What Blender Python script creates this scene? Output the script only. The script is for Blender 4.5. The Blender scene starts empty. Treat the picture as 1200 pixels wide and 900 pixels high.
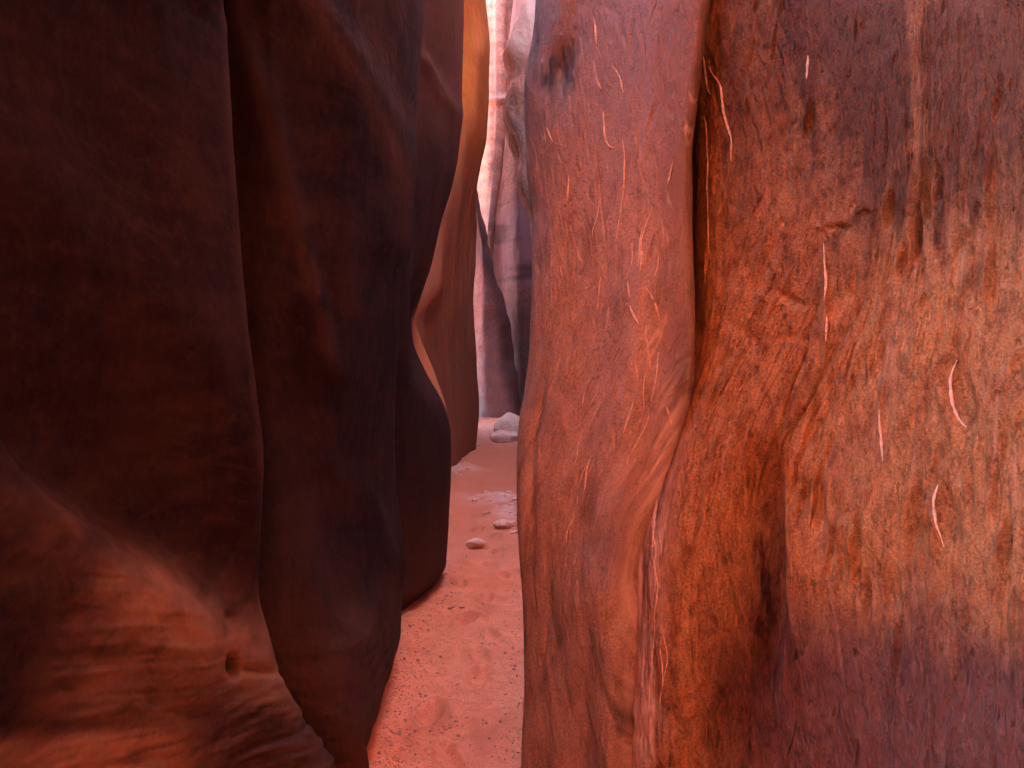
import bpy, math, random
import numpy as np

random.seed(7)
RNG = np.random.default_rng(11)
scene = bpy.context.scene
COL = scene.collection

# ------------------------------------------------------------------ camera frame used to survey the place
F, CX, CY, EYE = 950.0, 600.0, 450.0, 1.6


def W(px, py, Y):
    return ((px - CX) / F * Y, Y, EYE - (py - CY) / F * Y)


def pix(V):
    Y = np.maximum(V[..., 1], 0.3)
    return CX + F * V[..., 0] / Y, CY - F * (V[..., 2] - EYE) / Y


# ------------------------------------------------------------------ noise
def _hash(ix, iy, iz, seed):
    h = (ix * 374761393 + iy * 668265263 + iz * 2147483647 + seed * 1442695041) & 0xFFFFFFFF
    h = ((h ^ (h >> 13)) * 1274126177) & 0xFFFFFFFF
    h = ((h ^ (h >> 16)) * 2246822519) & 0xFFFFFFFF
    return h ^ (h >> 15)


_G = np.array([[1, 1, 0], [-1, 1, 0], [1, -1, 0], [-1, -1, 0], [1, 0, 1], [-1, 0, 1], [1, 0, -1], [-1, 0, -1],
               [0, 1, 1], [0, -1, 1], [0, 1, -1], [0, -1, -1], [1, 1, 0], [-1, 1, 0], [0, -1, 1], [0, -1, -1]], float)


def perlin(x, y, z, seed=0):
    xi = np.floor(x).astype(np.int64); yi = np.floor(y).astype(np.int64); zi = np.floor(z).astype(np.int64)
    xf, yf, zf = x - xi, y - yi, z - zi
    u = xf ** 3 * (xf * (xf * 6 - 15) + 10); v = yf ** 3 * (yf * (yf * 6 - 15) + 10); w = zf ** 3 * (zf * (zf * 6 - 15) + 10)

    def g(a, b, c):
        k = _G[_hash(xi + a, yi + b, zi + c, seed) & 15]
        return k[..., 0] * (xf - a) + k[..., 1] * (yf - b) + k[..., 2] * (zf - c)
    x00 = g(0, 0, 0) * (1 - u) + g(1, 0, 0) * u
    x10 = g(0, 1, 0) * (1 - u) + g(1, 1, 0) * u
    x01 = g(0, 0, 1) * (1 - u) + g(1, 0, 1) * u
    x11 = g(0, 1, 1) * (1 - u) + g(1, 1, 1) * u
    return (x00 * (1 - v) + x10 * v) * (1 - w) + (x01 * (1 - v) + x11 * v) * w


def fbm(V, f, octv=4, seed=0, gain=0.5, ridged=False):
    f = np.asarray(f, float) * np.ones(3)
    out = 0; a = 1.0; tot = 0
    for o in range(octv):
        n = perlin(V[..., 0] * f[0] + 17.3 * o, V[..., 1] * f[1] + 5.1 * o, V[..., 2] * f[2] + 9.7 * o, seed + o)
        if ridged:
            n = 1 - 2 * np.abs(n)
        out = out + a * n; tot += a
        a *= gain; f = f * 2.03
    return out / tot


def sst(a, b, x):
    t = np.clip((x - a) / (b - a), 0, 1)
    return t * t * (3 - 2 * t)


def pchip(xk, yk, x):
    xk = np.asarray(xk, float); yk = np.asarray(yk, float)
    h = np.diff(xk); sh = (slice(None),) + (None,) * (yk.ndim - 1)
    d = np.diff(yk, axis=0) / h[sh]
    m = np.zeros_like(yk)
    m[0], m[-1] = d[0], d[-1]
    if len(xk) > 2:
        w1 = (2 * h[1:] + h[:-1])[sh]; w2 = (h[1:] + 2 * h[:-1])[sh]
        with np.errstate(divide='ignore', invalid='ignore'):
            mm = (w1 + w2) / (w1 / d[:-1] + w2 / d[1:])
        m[1:-1] = np.where(d[:-1] * d[1:] > 0, mm, 0)
    i = np.clip(np.searchsorted(xk, x, side='right') - 1, 0, len(xk) - 2)
    t = ((x - xk[i]) / h[i])
    t = np.clip(t, 0, 1)[sh]; hh = h[i][sh]
    return (yk[i] * (2 * t ** 3 - 3 * t ** 2 + 1) + m[i] * hh * (t ** 3 - 2 * t ** 2 + t)
            + yk[i + 1] * (-2 * t ** 3 + 3 * t ** 2) + m[i + 1] * hh * (t ** 3 - t ** 2))


def st(psi, z, fu, fz, octv, seed, ridged=False, gain=0.5):
    return fbm(np.stack([psi * fu, psi * 0 + 0.37, z * fz], -1), 1.0, octv, seed, gain, ridged)


# ------------------------------------------------------------------ mesh helpers
def link_mesh(name, verts, faces4, faces3=None, mat=None, parent=None, attrs=None, smooth=True):
    verts = np.asarray(verts, np.float32)
    f4 = np.asarray(faces4, np.int32).reshape(-1, 4)
    f3 = np.asarray(faces3 if faces3 is not None else [], np.int32).reshape(-1, 3)
    me = bpy.data.meshes.new(name)
    me.vertices.add(len(verts)); me.vertices.foreach_set('co', verts.ravel())
    nl = f4.size + f3.size
    me.loops.add(nl); me.loops.foreach_set('vertex_index', np.concatenate([f4.ravel(), f3.ravel()]))
    nf = len(f4) + len(f3)
    me.polygons.add(nf)
    start = np.concatenate([np.arange(len(f4)) * 4, f4.size + np.arange(len(f3)) * 3]).astype(np.int32)
    me.polygons.foreach_set('loop_start', start)
    me.polygons.foreach_set('use_smooth', np.full(nf, smooth))
    me.update(calc_edges=True)
    for k, a in (attrs or {}).items():
        at = me.attributes.new(k, 'FLOAT', 'POINT')
        at.data.foreach_set('value', np.asarray(a, np.float32).ravel())
    o = bpy.data.objects.new(name, me)
    COL.objects.link(o)
    if mat:
        me.materials.append(mat)
    if parent:
        o.parent = parent
    return o


def tag(o, label=None, cat=None, group=None, kind=None):
    if label: o['label'] = label
    if cat: o['category'] = cat
    if group: o['group'] = group
    if kind: o['kind'] = kind
    return o


# ------------------------------------------------------------------ rock masses: lofted solids
class Rib:
    """A near vertical profile of a rock mass, as surveyed points (x, y, z)."""

    def __init__(self, pts, up=()):
        pts = sorted(pts, key=lambda p: p[2])
        lo = pts[0]
        if lo[2] > -0.5:
            pts = [(lo[0], lo[1], -0.6)] + pts if lo[2] > -0.45 else pts
        hi = pts[-1]
        for dx, dy, z in up:
            if z > hi[2] + 0.2:
                pts.append((hi[0] + dx, hi[1] + dy, z))
        self.p = np.array(pts, float)

    def at(self, zs):
        z = self.p[:, 2]
        if len(z) == 1:
            return np.repeat(self.p[:, :2], len(zs), 0)
        return pchip(z, self.p[:, :2], np.clip(zs, z[0], z[-1]))


def IR(pp, Y, up=()):
    """rib from picture survey: pp = [(px,py)...], Y depth or [(py,Y)...]"""
    out = []
    for px, py in pp:
        y = Y if not isinstance(Y, (list, tuple)) else float(np.interp(py, [q[0] for q in Y], [q[1] for q in Y]))
        out.append(W(px, py, y))
    return Rib(out, up)


def WR(x, y, up=(), z0=0.0):
    return Rib([(x, y, -0.6), (x, y, z0 + 0.01)], up)


def rock_mass(name, ribs, segs, zv, dz, top, mat, disp=None, masks=None, label=None, cat='rock wall', nup=26, group=None):
    zs = np.concatenate([np.arange(-0.35, zv, dz), zv + (top - zv) * (np.linspace(0, 1, nup) ** 1.4)])
    K = np.stack([r.at(zs) for r in ribs])                     # ribs, nz, 2
    K = np.concatenate([K, K[:1]])
    ch = np.sqrt(((K[1:] - K[:-1]) ** 2).sum(-1)).mean(1) + 0.05
    tk = np.concatenate([[0], np.cumsum(ch)])
    # periodic: extend
    K2 = np.concatenate([K[-3:-1], K, K[1:3]])
    t2 = np.concatenate([tk[-3:-1] - tk[-1], tk, tk[1:3] + tk[-1]])
    ts = np.concatenate([np.linspace(tk[i], tk[i + 1], segs[i], endpoint=False) for i in range(len(segs))])
    G = pchip(t2, K2, ts)                                      # n, nz, 2
    n, nz = G.shape[:2]
    V = np.empty((nz, n, 3))
    V[..., :2] = np.transpose(G, (1, 0, 2)); V[..., 2] = zs[:, None]
    mid = V[nz // 3]
    area = 0.5 * np.sum(mid[:, 0] * np.roll(mid[:, 1], -1) - np.roll(mid[:, 0], -1) * mid[:, 1])
    sgn = 1 if area > 0 else -1

    def normals(V):
        du = np.roll(V, -1, 1) - np.roll(V, 1, 1)
        dv = np.empty_like(V); dv[1:-1] = V[2:] - V[:-2]; dv[0] = V[1] - V[0]; dv[-1] = V[-1] - V[-2]
        N = np.cross(du, dv) * sgn
        return N / (np.linalg.norm(N, axis=-1, keepdims=True) + 1e-9)
    if disp:
        N = normals(V)
        px, py = pix(V)
        V = V + N * disp(V, px, py)[..., None]
    N = normals(V)
    px, py = pix(V)
    at = masks(V, px, py) if masks else {}
    for k in ('dark', 'pale', 'tint'):
        at.setdefault(k, np.zeros((nz, n)))
    idx = np.arange(nz * n).reshape(nz, n)
    a = idx[:-1]; b = np.roll(idx, -1, 1)[:-1]; c = np.roll(idx, -1, 1)[1:]; d = idx[1:]
    f4 = np.stack([a, b, c, d], -1).reshape(-1, 4)
    cen = V[-1].mean(0) + np.array([0, 0, 0.6])
    vv = np.concatenate([V.reshape(-1, 3), cen[None]])
    ci = nz * n
    tr = np.stack([idx[-1], np.roll(idx[-1], -1), np.full(n, ci)], -1)
    if sgn < 0:
        f4 = f4[:, ::-1]; tr = tr[:, ::-1]
    attrs = {k: np.append(np.clip(v, 0, 1).ravel(), 0) for k, v in at.items()}
    o = link_mesh(name, vv, f4, tr, mat, attrs=attrs)
    tag(o, label, cat, group, 'thing')
    o_data = dict(V=V, N=N, px=px, py=py)
    return o, o_data


def vline(px, py, poly, wl, wr, h, fade=25):
    """ridge (h>0) or groove (h<0) along a steep line surveyed in the picture"""
    poly = sorted(poly, key=lambda p: p[1])
    ys = [p[1] for p in poly]; xs = [p[0] for p in poly]
    s = px - np.interp(py, ys, xs)
    e = np.where(s < 0, np.exp(-(s / wl) ** 2), np.exp(-(s / wr) ** 2))
    return h * e * sst(ys[0] - fade, ys[0] + fade, py) * (1 - sst(ys[-1] - fade, ys[-1] + fade, py))


def blob(px, py, x, y, rx, ry, ang=0.0, p=2):
    c, s = math.cos(ang), math.sin(ang)
    u = ((px - x) * c + (py - y) * s) / rx; v = (-(px - x) * s + (py - y) * c) / ry
    return np.exp(-(u * u + v * v) ** (p / 2))


def scoops(px, py, lst):
    """elongated scoops in the rock with a raised left lip; lst of (x,y,rx,ry,ang,depth)"""
    out = np.zeros_like(px)
    for x, y, rx, ry, ang, d in lst:
        R = 3 * max(rx, ry)
        m = (np.abs(px - x) < R) & (np.abs(py - y) < R)
        if not m.any():
            continue
        qx, qy = px[m], py[m]
        out[m] += -d * blob(qx, qy, x, y, rx, ry, ang, 2.6) + 0.5 * d * blob(qx, qy, x - 1.5 * rx, y, rx * 0.6, ry * 0.95, ang)
    return out


# ------------------------------------------------------------------ materials
def rock_mat(name, c1, c2, c3, dark=(0.03, 0.015, 0.014), pale=(0.6, 0.38, 0.3), tint=(0.22, 0.1, 0.09), rough=0.75, spec=0.3,
             scale=(1, 1, 1), band=0.0, bscale=9.0, bump=0.5, fine=60.0, tilt=0.0, bdist=0.01, speck=0.35, cracks=0.0, flecks=0.0, cs=(30, 30, 4), ct=0.2):
    m = bpy.data.materials.new(name); m.use_nodes = True
    nt = m.node_tree; N = nt.nodes; L = nt.links
    bs = N['Principled BSDF']
    bs.inputs['Roughness'].default_value = rough
    bs.inputs['Specular IOR Level'].default_value = spec
    tc = N.new('ShaderNodeTexCoord')
    mp = N.new('ShaderNodeMapping'); mp.inputs['Scale'].default_value = scale; mp.inputs['Rotation'].default_value = (0, tilt, 0)
    L.new(tc.outputs['Object'], mp.inputs['Vector'])

    def noise(s, det, vec=mp, dist=0.0, rgh=0.6):
        n = N.new('ShaderNodeTexNoise'); n.inputs['Scale'].default_value = s; n.inputs['Detail'].default_value = det
        n.inputs['Distortion'].default_value = dist; n.inputs['Roughness'].default_value = rgh
        L.new(vec.outputs[0], n.inputs['Vector']); return n

    def ramp(src, a, b):
        r = N.new('ShaderNodeMapRange'); r.interpolation_type = 'SMOOTHSTEP'
        r.inputs['From Min'].default_value = a; r.inputs['From Max'].default_value = b
        L.new(src, r.inputs['Value']); return r.outputs['Result']

    def mix(f, a, b, mode='MIX'):
        x = N.new('ShaderNodeMix'); x.data_type = 'RGBA'; x.blend_type = mode
        if isinstance(f, float): x.inputs[0].default_value = f
        else: L.new(f, x.inputs[0])
        for i, v in ((6, a), (7, b)):
            if isinstance(v, tuple): x.inputs[i].default_value = (*v, 1)
            else: L.new(v, x.inputs[i])
        return x.outputs[2]

    def attr(k):
        a = N.new('ShaderNodeAttribute'); a.attribute_name = k; return a.outputs['Fac']
    tc_iso = N.new('ShaderNodeMapping'); L.new(tc.outputs['Object'], tc_iso.inputs['Vector'])
    n1 = noise(3.0, 6, dist=0.6); n2 = noise(14.0, 8); n3 = noise(fine, 6, tc_iso, rgh=0.7)
    col = mix(ramp(n1.outputs['Fac'], 0.35, 0.65), c1, c2)
    col = mix(ramp(n2.outputs['Fac'], 0.42, 0.72), col, c3)
    if band > 0:
        wv = N.new('ShaderNodeTexWave'); wv.bands_direction = 'Z'; wv.inputs['Scale'].default_value = bscale
        wv.inputs['Distortion'].default_value = 3.5; wv.inputs['Detail'].default_value = 4; wv.inputs['Detail Scale'].default_value = 0.8
        mb = N.new('ShaderNodeMapping'); mb.inputs['Rotation'].default_value = (0.0, tilt, 0.15)
        L.new(tc.outputs['Object'], mb.inputs['Vector']); L.new(mb.outputs[0], wv.inputs['Vector'])
        f = N.new('ShaderNodeMath'); f.operation = 'MULTIPLY'; f.inputs[1].default_value = band
        L.new(wv.outputs['Fac'], f.inputs[0])
        col = mix(f.outputs[0], col, tuple(0.45 * x for x in c1))
    # fine mineral speckle
    g = N.new('ShaderNodeMapRange'); g.inputs['From Min'].default_value = 0.3; g.inputs['From Max'].default_value = 0.7
    g.inputs['To Min'].default_value = 1 - speck; g.inputs['To Max'].default_value = 1 + speck
    L.new(n3.outputs['Fac'], g.inputs['Value'])
    gc = N.new('ShaderNodeCombineColor')
    for i in range(3): L.new(g.outputs[0], gc.inputs[i])
    col = mix(1.0, col, gc.outputs[0], 'MULTIPLY')
    col = mix(attr('tint'), col, tint)
    add = N.new('ShaderNodeMath'); add.operation = 'ADD'
    s2 = N.new('ShaderNodeMath'); s2.operation = 'MULTIPLY'; s2.inputs[1].default_value = 0.45
    L.new(n3.outputs['Fac'], s2.inputs[0]); L.new(n2.outputs['Fac'], add.inputs[0]); L.new(s2.outputs[0], add.inputs[1])
    height = add.outputs[0]
    if cracks > 0 or flecks > 0:
        m1 = N.new('ShaderNodeMapping'); m1.inputs['Rotation'].default_value = (0, ct, 0)
        m2 = N.new('ShaderNodeMapping'); m2.inputs['Scale'].default_value = cs
        L.new(tc.outputs['Object'], m1.inputs['Vector']); L.new(m1.outputs[0], m2.inputs['Vector'])
        c0 = noise(1.0, 5, m2, 0.4, 0.65); c9 = noise(2.3, 4, m2, 0.3, 0.6); c5 = noise(0.35, 3, m2, 0.0, 0.5)

        def fine_mask(src, a, b, k):
            q = N.new('ShaderNodeMath'); q.operation = 'MULTIPLY'; q.inputs[1].default_value = k
            L.new(ramp(src, a, b), q.inputs[0])
            q2 = N.new('ShaderNodeMath'); q2.operation = 'MULTIPLY'
            L.new(q.outputs[0], q2.inputs[0]); L.new(ramp(c5.outputs['Fac'], 0.35, 0.62), q2.inputs[1])
            return q2.outputs[0]
        dk = fine_mask(c0.outputs['Fac'], 0.50, 0.36, cracks)
        lt = fine_mask(c9.outputs['Fac'], 0.58, 0.72, flecks)
        col = mix(dk, col, tuple(0.28 * x for x in c3))
        col = mix(lt, col, pale)
        h2 = N.new('ShaderNodeMath'); h2.operation = 'SUBTRACT'; L.new(height, h2.inputs[0]); L.new(dk, h2.inputs[1])
        h3 = N.new('ShaderNodeMath'); h3.operation = 'ADD'; L.new(h2.outputs[0], h3.inputs[0]); L.new(lt, h3.inputs[1])
        height = h3.outputs[0]
    col = mix(attr('pale'), col, pale)
    col = mix(attr('dark'), col, dark)
    L.new(col, bs.inputs['Base Color'])
    bp = N.new('ShaderNodeBump'); bp.inputs['Strength'].default_value = bump; bp.inputs['Distance'].default_value = bdist
    L.new(height, bp.inputs['Height']); L.new(bp.outputs[0], bs.inputs['Normal'])
    return m


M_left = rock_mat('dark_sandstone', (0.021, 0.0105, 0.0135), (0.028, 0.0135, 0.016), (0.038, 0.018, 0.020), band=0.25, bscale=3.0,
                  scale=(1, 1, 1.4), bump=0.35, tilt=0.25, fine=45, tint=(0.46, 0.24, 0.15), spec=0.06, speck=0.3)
M_left2 = rock_mat('dark_red_sandstone', (0.017, 0.0095, 0.013), (0.023, 0.0115, 0.0145), (0.032, 0.015, 0.017), band=0.15, bscale=3.0,
                   scale=(1.2, 1.2, 0.8), bump=0.3, tilt=-0.3, fine=40, tint=(0.42, 0.17, 0.085), spec=0.06, speck=0.18)
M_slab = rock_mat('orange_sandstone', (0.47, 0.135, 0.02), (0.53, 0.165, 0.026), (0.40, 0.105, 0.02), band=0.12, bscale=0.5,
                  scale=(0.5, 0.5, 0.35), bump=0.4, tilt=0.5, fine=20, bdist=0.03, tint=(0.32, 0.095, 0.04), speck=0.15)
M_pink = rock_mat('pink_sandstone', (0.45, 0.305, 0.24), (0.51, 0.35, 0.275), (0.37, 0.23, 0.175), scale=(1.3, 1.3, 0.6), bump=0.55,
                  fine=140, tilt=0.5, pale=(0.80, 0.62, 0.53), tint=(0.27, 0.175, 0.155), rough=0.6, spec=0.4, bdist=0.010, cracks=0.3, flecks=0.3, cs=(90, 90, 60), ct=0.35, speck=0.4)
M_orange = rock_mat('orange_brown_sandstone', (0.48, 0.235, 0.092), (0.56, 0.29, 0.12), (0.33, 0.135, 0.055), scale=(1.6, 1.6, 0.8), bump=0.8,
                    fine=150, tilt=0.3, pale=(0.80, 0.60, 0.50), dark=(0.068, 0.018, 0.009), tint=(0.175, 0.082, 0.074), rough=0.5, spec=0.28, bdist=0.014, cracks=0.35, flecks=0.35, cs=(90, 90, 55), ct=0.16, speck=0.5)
M_pale = rock_mat('pale_sandstone', (0.36, 0.22, 0.165), (0.42, 0.27, 0.20), (0.29, 0.16, 0.12), band=0.5, bscale=0.55, scale=(0.6, 0.6, 0.9),
                  bump=0.6, fine=9, bdist=0.06, dark=(0.16, 0.10, 0.09))
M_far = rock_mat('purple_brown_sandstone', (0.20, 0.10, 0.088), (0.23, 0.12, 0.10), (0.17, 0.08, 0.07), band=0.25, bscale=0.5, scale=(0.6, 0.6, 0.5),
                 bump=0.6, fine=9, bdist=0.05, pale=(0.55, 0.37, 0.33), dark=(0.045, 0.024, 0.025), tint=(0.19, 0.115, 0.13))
M_butt = rock_mat('brown_sandstone', (0.32, 0.13, 0.085), (0.38, 0.165, 0.11), (0.26, 0.10, 0.065), scale=(0.6, 0.6, 0.5), bump=0.8, fine=12, bdist=0.05,
                  pale=(0.75, 0.52, 0.45), dark=(0.06, 0.03, 0.028), cracks=0.5, cs=(4, 4, 1.5))
M_flake_light = rock_mat('flake_edge_light', (0.76, 0.56, 0.43), (0.82, 0.63, 0.5), (0.66, 0.45, 0.33), scale=(2, 2, 2), bump=0.4, fine=90)  # pale colour stands for light caught on flake edges
M_dusty = rock_mat('dusty_stone', (0.56, 0.25, 0.17), (0.62, 0.30, 0.21), (0.47, 0.19, 0.125), scale=(1.5, 1.5, 1.5), bump=0.6, fine=60)
M_stone = rock_mat('pale_stone', (0.64, 0.35, 0.26), (0.70, 0.41, 0.31), (0.54, 0.27, 0.19), scale=(1.5, 1.5, 1.5), bump=0.6, fine=40)

# ------------------------------------------------------------------ the left wall masses
OVER = [(0.35, 0, 3.2), (0.42, 0, 3.8), (-0.4, 0, 4.5), (-2.8, 0, 6.0), (-7, 0, 9.0)]  # unseen upper profiles shaped to shade the left and open sky opposite
OVER2 = [(0.0, 0, 4.1), (-0.8, 0, 4.7), (-2.6, 0, 5.4), (-6.5, 0, 9.0)]
BACK = [(0.0, 0, 10.0)]

led_x = [-100, 0, 70, 150, 230, 300, 330]
led_y = [480, 535, 585, 640, 680, 712, 722]


def ledge(px, py):
    return py - np.interp(px, led_x, led_y)


def disp_l1(V, px, py):
    d = 0.02 * fbm(V, (1.6, 1.6, 0.9), 4, 3) + 0.006 * fbm(V, (7, 7, 4), 4, 9)
    s = ledge(px, py)
    s = s + 22 * fbm(V, (4, 4, 6), 4, 49)
    on = (1 - sst(170, 325, px)) * (V[..., 1] > 1.2)
    d += on * 0.16 * sst(-35, 75, s)
    # wind scoured beds on the lower bulge
    t = V[..., 2] + 0.30 * V[..., 1] + 0.035 * fbm(V, 2.0, 3, 21)
    bed = fbm(np.stack([V[..., 0] * 0.7, V[..., 1] * 0.7, t * 26], -1), 1.0, 3, 31)
    low = sst(20, 110, s) * (V[..., 1] > 0.6)
    d += low * (0.010 * bed + 0.009 * fbm(V, (5, 5, 12), 4, 41) + 0.005 * fbm(np.stack([V[..., 0] * 1.5, V[..., 1] * 1.5, t * 70], -1), 1.0, 3, 43) + 0.002 * fbm(V, (50, 50, 60), 3, 45))
    rid = fbm(np.stack([V[..., 0] * 0.5, V[..., 1] * 0.5, (V[..., 2] + 0.1 * V[..., 1]) * 17], -1), 1.0, 2, 55, ridged=True)
    d += 0.018 * rid * sst(770, 850, py) * sst(215, 270, px)
    # diagonal soft swell across the upper wall
    sw = py - (190 + 0.95 * px)
    d += 0.05 * np.exp(-(sw / 90) ** 2) * (1 - sst(240, 300, px))
    d -= 0.05 * blob(px, py, 130, 560, 170, 90, 0.5)
    # hollow and pock marks
    d -= 0.11 * blob(px, py, 259, 780, 13, 12, 0.4, 3) * np.clip(1 + 1.5 * fbm(V, (22, 22, 22), 2, 51), 0.2, 1.5) + 0.02 * blob(px, py, 300, 786, 26, 6, 0.1)
    for x, y, rx, ry in ((165, 735, 22, 16), (95, 757, 10, 10), (190, 830, 28, 9), (130, 815, 14, 8), (60, 770, 16, 9), (215, 700, 12, 8), (262, 725, 12, 10), (20, 800, 22, 7)):
        d -= 0.016 * blob(px, py, x, y, rx, ry, 0.1)
    return d


def mask_l1(V, px, py):
    n = fbm(V, (3, 3, 6), 4, 77)
    s = ledge(px, py) + 40 * n + 12 * fbm(V, (12, 12, 12), 3, 79)
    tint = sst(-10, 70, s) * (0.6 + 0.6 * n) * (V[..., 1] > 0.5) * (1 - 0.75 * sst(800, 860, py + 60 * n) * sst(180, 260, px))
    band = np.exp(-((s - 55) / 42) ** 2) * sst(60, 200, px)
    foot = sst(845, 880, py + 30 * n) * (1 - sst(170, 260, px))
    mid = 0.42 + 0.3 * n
    tint = sst(-70, 75, s) * (V[..., 1] > 0.5) * np.clip(mid * sst(-20, 150, px + 80 * n) + 0.75 * band * (0.8 + 0.8 * n) + 0.55 * foot, 0, 1) * (1 - 0.6 * sst(790, 850, py + 60 * n) * sst(200, 280, px))  # light on the ledge and its foot put into the tint
    tint = np.maximum(tint, sst(3.6, 4.4, V[..., 2] + 0.3 * n))  # unseen upper bench coloured paler to bounce warm light
    str_ = fbm(np.stack([V[..., 0], V[..., 1], (V[..., 2] + 0.3 * V[..., 1]) * 9], -1), 1.6, 4, 91)
    t = V[..., 2] + 0.30 * V[..., 1] + 0.035 * fbm(V, 2.0, 3, 21)
    lam = fbm(np.stack([V[..., 0] * 1.5, V[..., 1] * 1.5, t * 60], -1), 1.0, 4, 93)
    pat = fbm(V, (4, 4, 7), 4, 95)
    dark = sst(0.12, 0.42, str_) * sst(40, 120, s) * 0.5 + 0.5 * sst(0.02, 0.3, lam) * sst(30, 110, s) * sst(-0.2, 0.2, pat) + 0.35 * sst(0.12, 0.4, pat) * sst(10, 60, s)
    dark = np.clip(dark, 0, 0.85)
    edge = vline(px, py, [(262, -20), (269, 150), (283, 330), (299, 470), (309, 560), (307, 640)], 5, 12, 1.0, 40)  # lit rim along the wall's edge, put into the tint
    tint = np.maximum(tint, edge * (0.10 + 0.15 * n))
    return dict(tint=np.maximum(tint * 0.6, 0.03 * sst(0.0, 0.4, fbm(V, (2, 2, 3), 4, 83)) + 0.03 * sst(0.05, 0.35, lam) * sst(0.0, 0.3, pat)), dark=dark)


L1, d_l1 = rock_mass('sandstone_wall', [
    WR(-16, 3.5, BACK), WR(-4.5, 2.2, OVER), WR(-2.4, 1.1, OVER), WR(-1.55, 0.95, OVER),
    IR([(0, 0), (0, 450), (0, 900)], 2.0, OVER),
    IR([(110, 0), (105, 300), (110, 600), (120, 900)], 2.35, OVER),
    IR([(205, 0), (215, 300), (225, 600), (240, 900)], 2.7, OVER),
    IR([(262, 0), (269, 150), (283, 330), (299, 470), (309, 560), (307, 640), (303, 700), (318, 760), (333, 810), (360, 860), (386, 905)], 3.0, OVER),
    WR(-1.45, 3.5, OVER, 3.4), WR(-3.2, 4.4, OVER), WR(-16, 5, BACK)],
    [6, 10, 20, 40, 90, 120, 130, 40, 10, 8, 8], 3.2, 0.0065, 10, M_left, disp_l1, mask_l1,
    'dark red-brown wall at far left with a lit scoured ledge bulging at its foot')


def disp_l2(V, px, py):
    d = 0.02 * fbm(V, (1.5, 1.5, 0.7), 3, 103) + 0.004 * fbm(V, (8, 8, 3), 4, 109)
    d += vline(px, py, [(272, -60), (278, 20), (312, 130), (330, 200), (350, 280), (395, 440)], 30, 14, 0.034)
    d += vline(px, py, [(313, -60), (314, 0), (320, 120), (328, 170)], 8, 10, 0.012)
    d += vline(px, py, [(345, -60), (362, 0), (410, 70), (455, 150), (476, 210), (474, 300)], 50, 26, 0.045)
    d += vline(px, py, [(360, 330), (380, 420), (385, 510), (400, 560)], 24, 14, 0.02)
    d += vline(px, py, [(430, 560), (455, 630), (470, 668)], 24, 8, 0.02)
    d += vline(px, py, [(365, 660), (390, 720), (430, 745)], 26, 12, 0.014)
    d -= 0.05 * blob(px, py, 395, 560, 50, 160)
    d += 0.010 * st(V[..., 0] - 0.5 * V[..., 1] + 0.22 * V[..., 2], V[..., 2], 7, 0.5, 4, 113) + 0.003 * fbm(V, (30, 30, 40), 3, 115)
    d -= 0.12 * (1 - sst(0.0, 0.2, V[..., 2])) * (V[..., 1] > 3.2)
    foot = sst(700, 760, py) * (V[..., 1] < 4.6)
    t = V[..., 2] + 0.1 * V[..., 1] + 0.02 * fbm(V, 3.0, 3, 121)
    d += foot * 0.006 * fbm(np.stack([V[..., 0], V[..., 1], t * 30], -1), 1.0, 3, 131)
    return d


def mask_l2(V, px, py):
    n = fbm(V, (2.5, 2.5, 4), 4, 141)
    return dict(tint=np.maximum(np.clip(0.25 + 0.9 * n, 0, 1) * 0.09 + 0.07 * sst(640, 760, py) + vline(px, py, [(345, -60), (362, 0), (410, 70), (455, 150), (476, 210), (474, 300)], 14, 10, 0.07) + vline(px, py, [(272, -60), (278, 20), (312, 130), (330, 200), (350, 280), (395, 440)], 10, 8, 0.06), sst(4.1, 4.7, V[..., 2] + 0.3 * n)))  # soft red highlights on the fold crests painted in as tint


L2, d_l2 = rock_mass('sandstone_wall', [
    WR(-16.0, 4.2, BACK), WR(-3, 4.0, OVER2), WR(-1.55, 3.45, OVER2),
    IR([(295, 0), (300, 450), (305, 900)], [(0, 3.5), (600, 3.4), (900, 3.15)], OVER2),
    IR([(350, 0), (350, 450), (380, 900)], [(0, 3.6), (600, 3.5), (900, 3.15)], OVER2),
    IR([(420, 0), (410, 300), (410, 600), (408, 700), (428, 760), (433, 905)], [(0, 3.85), (600, 3.7), (900, 3.2)], OVER2),
    IR([(497, -20), (496, 20), (490, 75), (487, 115), (478, 200), (470, 300), (465, 400), (463, 500), (465, 580), (472, 650), (471, 700), (470, 760)], 4.6, OVER2),
    WR(-0.95, 5.3, OVER2), WR(-3, 6.2, OVER2), WR(-16.0, 6.4, BACK)],
    [6, 6, 40, 60, 90, 110, 40, 10, 8, 8], 4.0, 0.009, 10, M_left2, disp_l2, mask_l2,
    'dark folded curtain of rock between the scoured ledge and the sandy path')


def disp_l3(V, px, py):
    d = 0.03 * fbm(V, (1.2, 1.2, 0.6), 3, 203) + 0.008 * fbm(V, (5, 5, 2), 4, 209)
    d += vline(px, py, [(488, 60), (510, 85), (540, 140)], 14, 10, 0.03)
    d -= 0.05 * blob(px, py, 520, 90, 14, 60)
    d -= 0.10 * (1 - sst(0.0, 0.2, V[..., 2]))
    return d


def mask_l3(V, px, py):
    n = fbm(V, (1.5, 1.5, 1.0), 4, 241)
    return dict(tint=sst(5.0, 6.0, V[..., 2]) + 0.10 * sst(500, 690, py) + (0.15 + 0.4 * n + 0.5 * (1 - sst(60, 260, py))) * 0.15 + 0.9 * sst(0, 1, blob(px, py, 503, 430, 26, 70, -0.3) * (V[..., 1] > 6.25)))  # light on the small ledge and reddish glow low down put into tint


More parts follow.
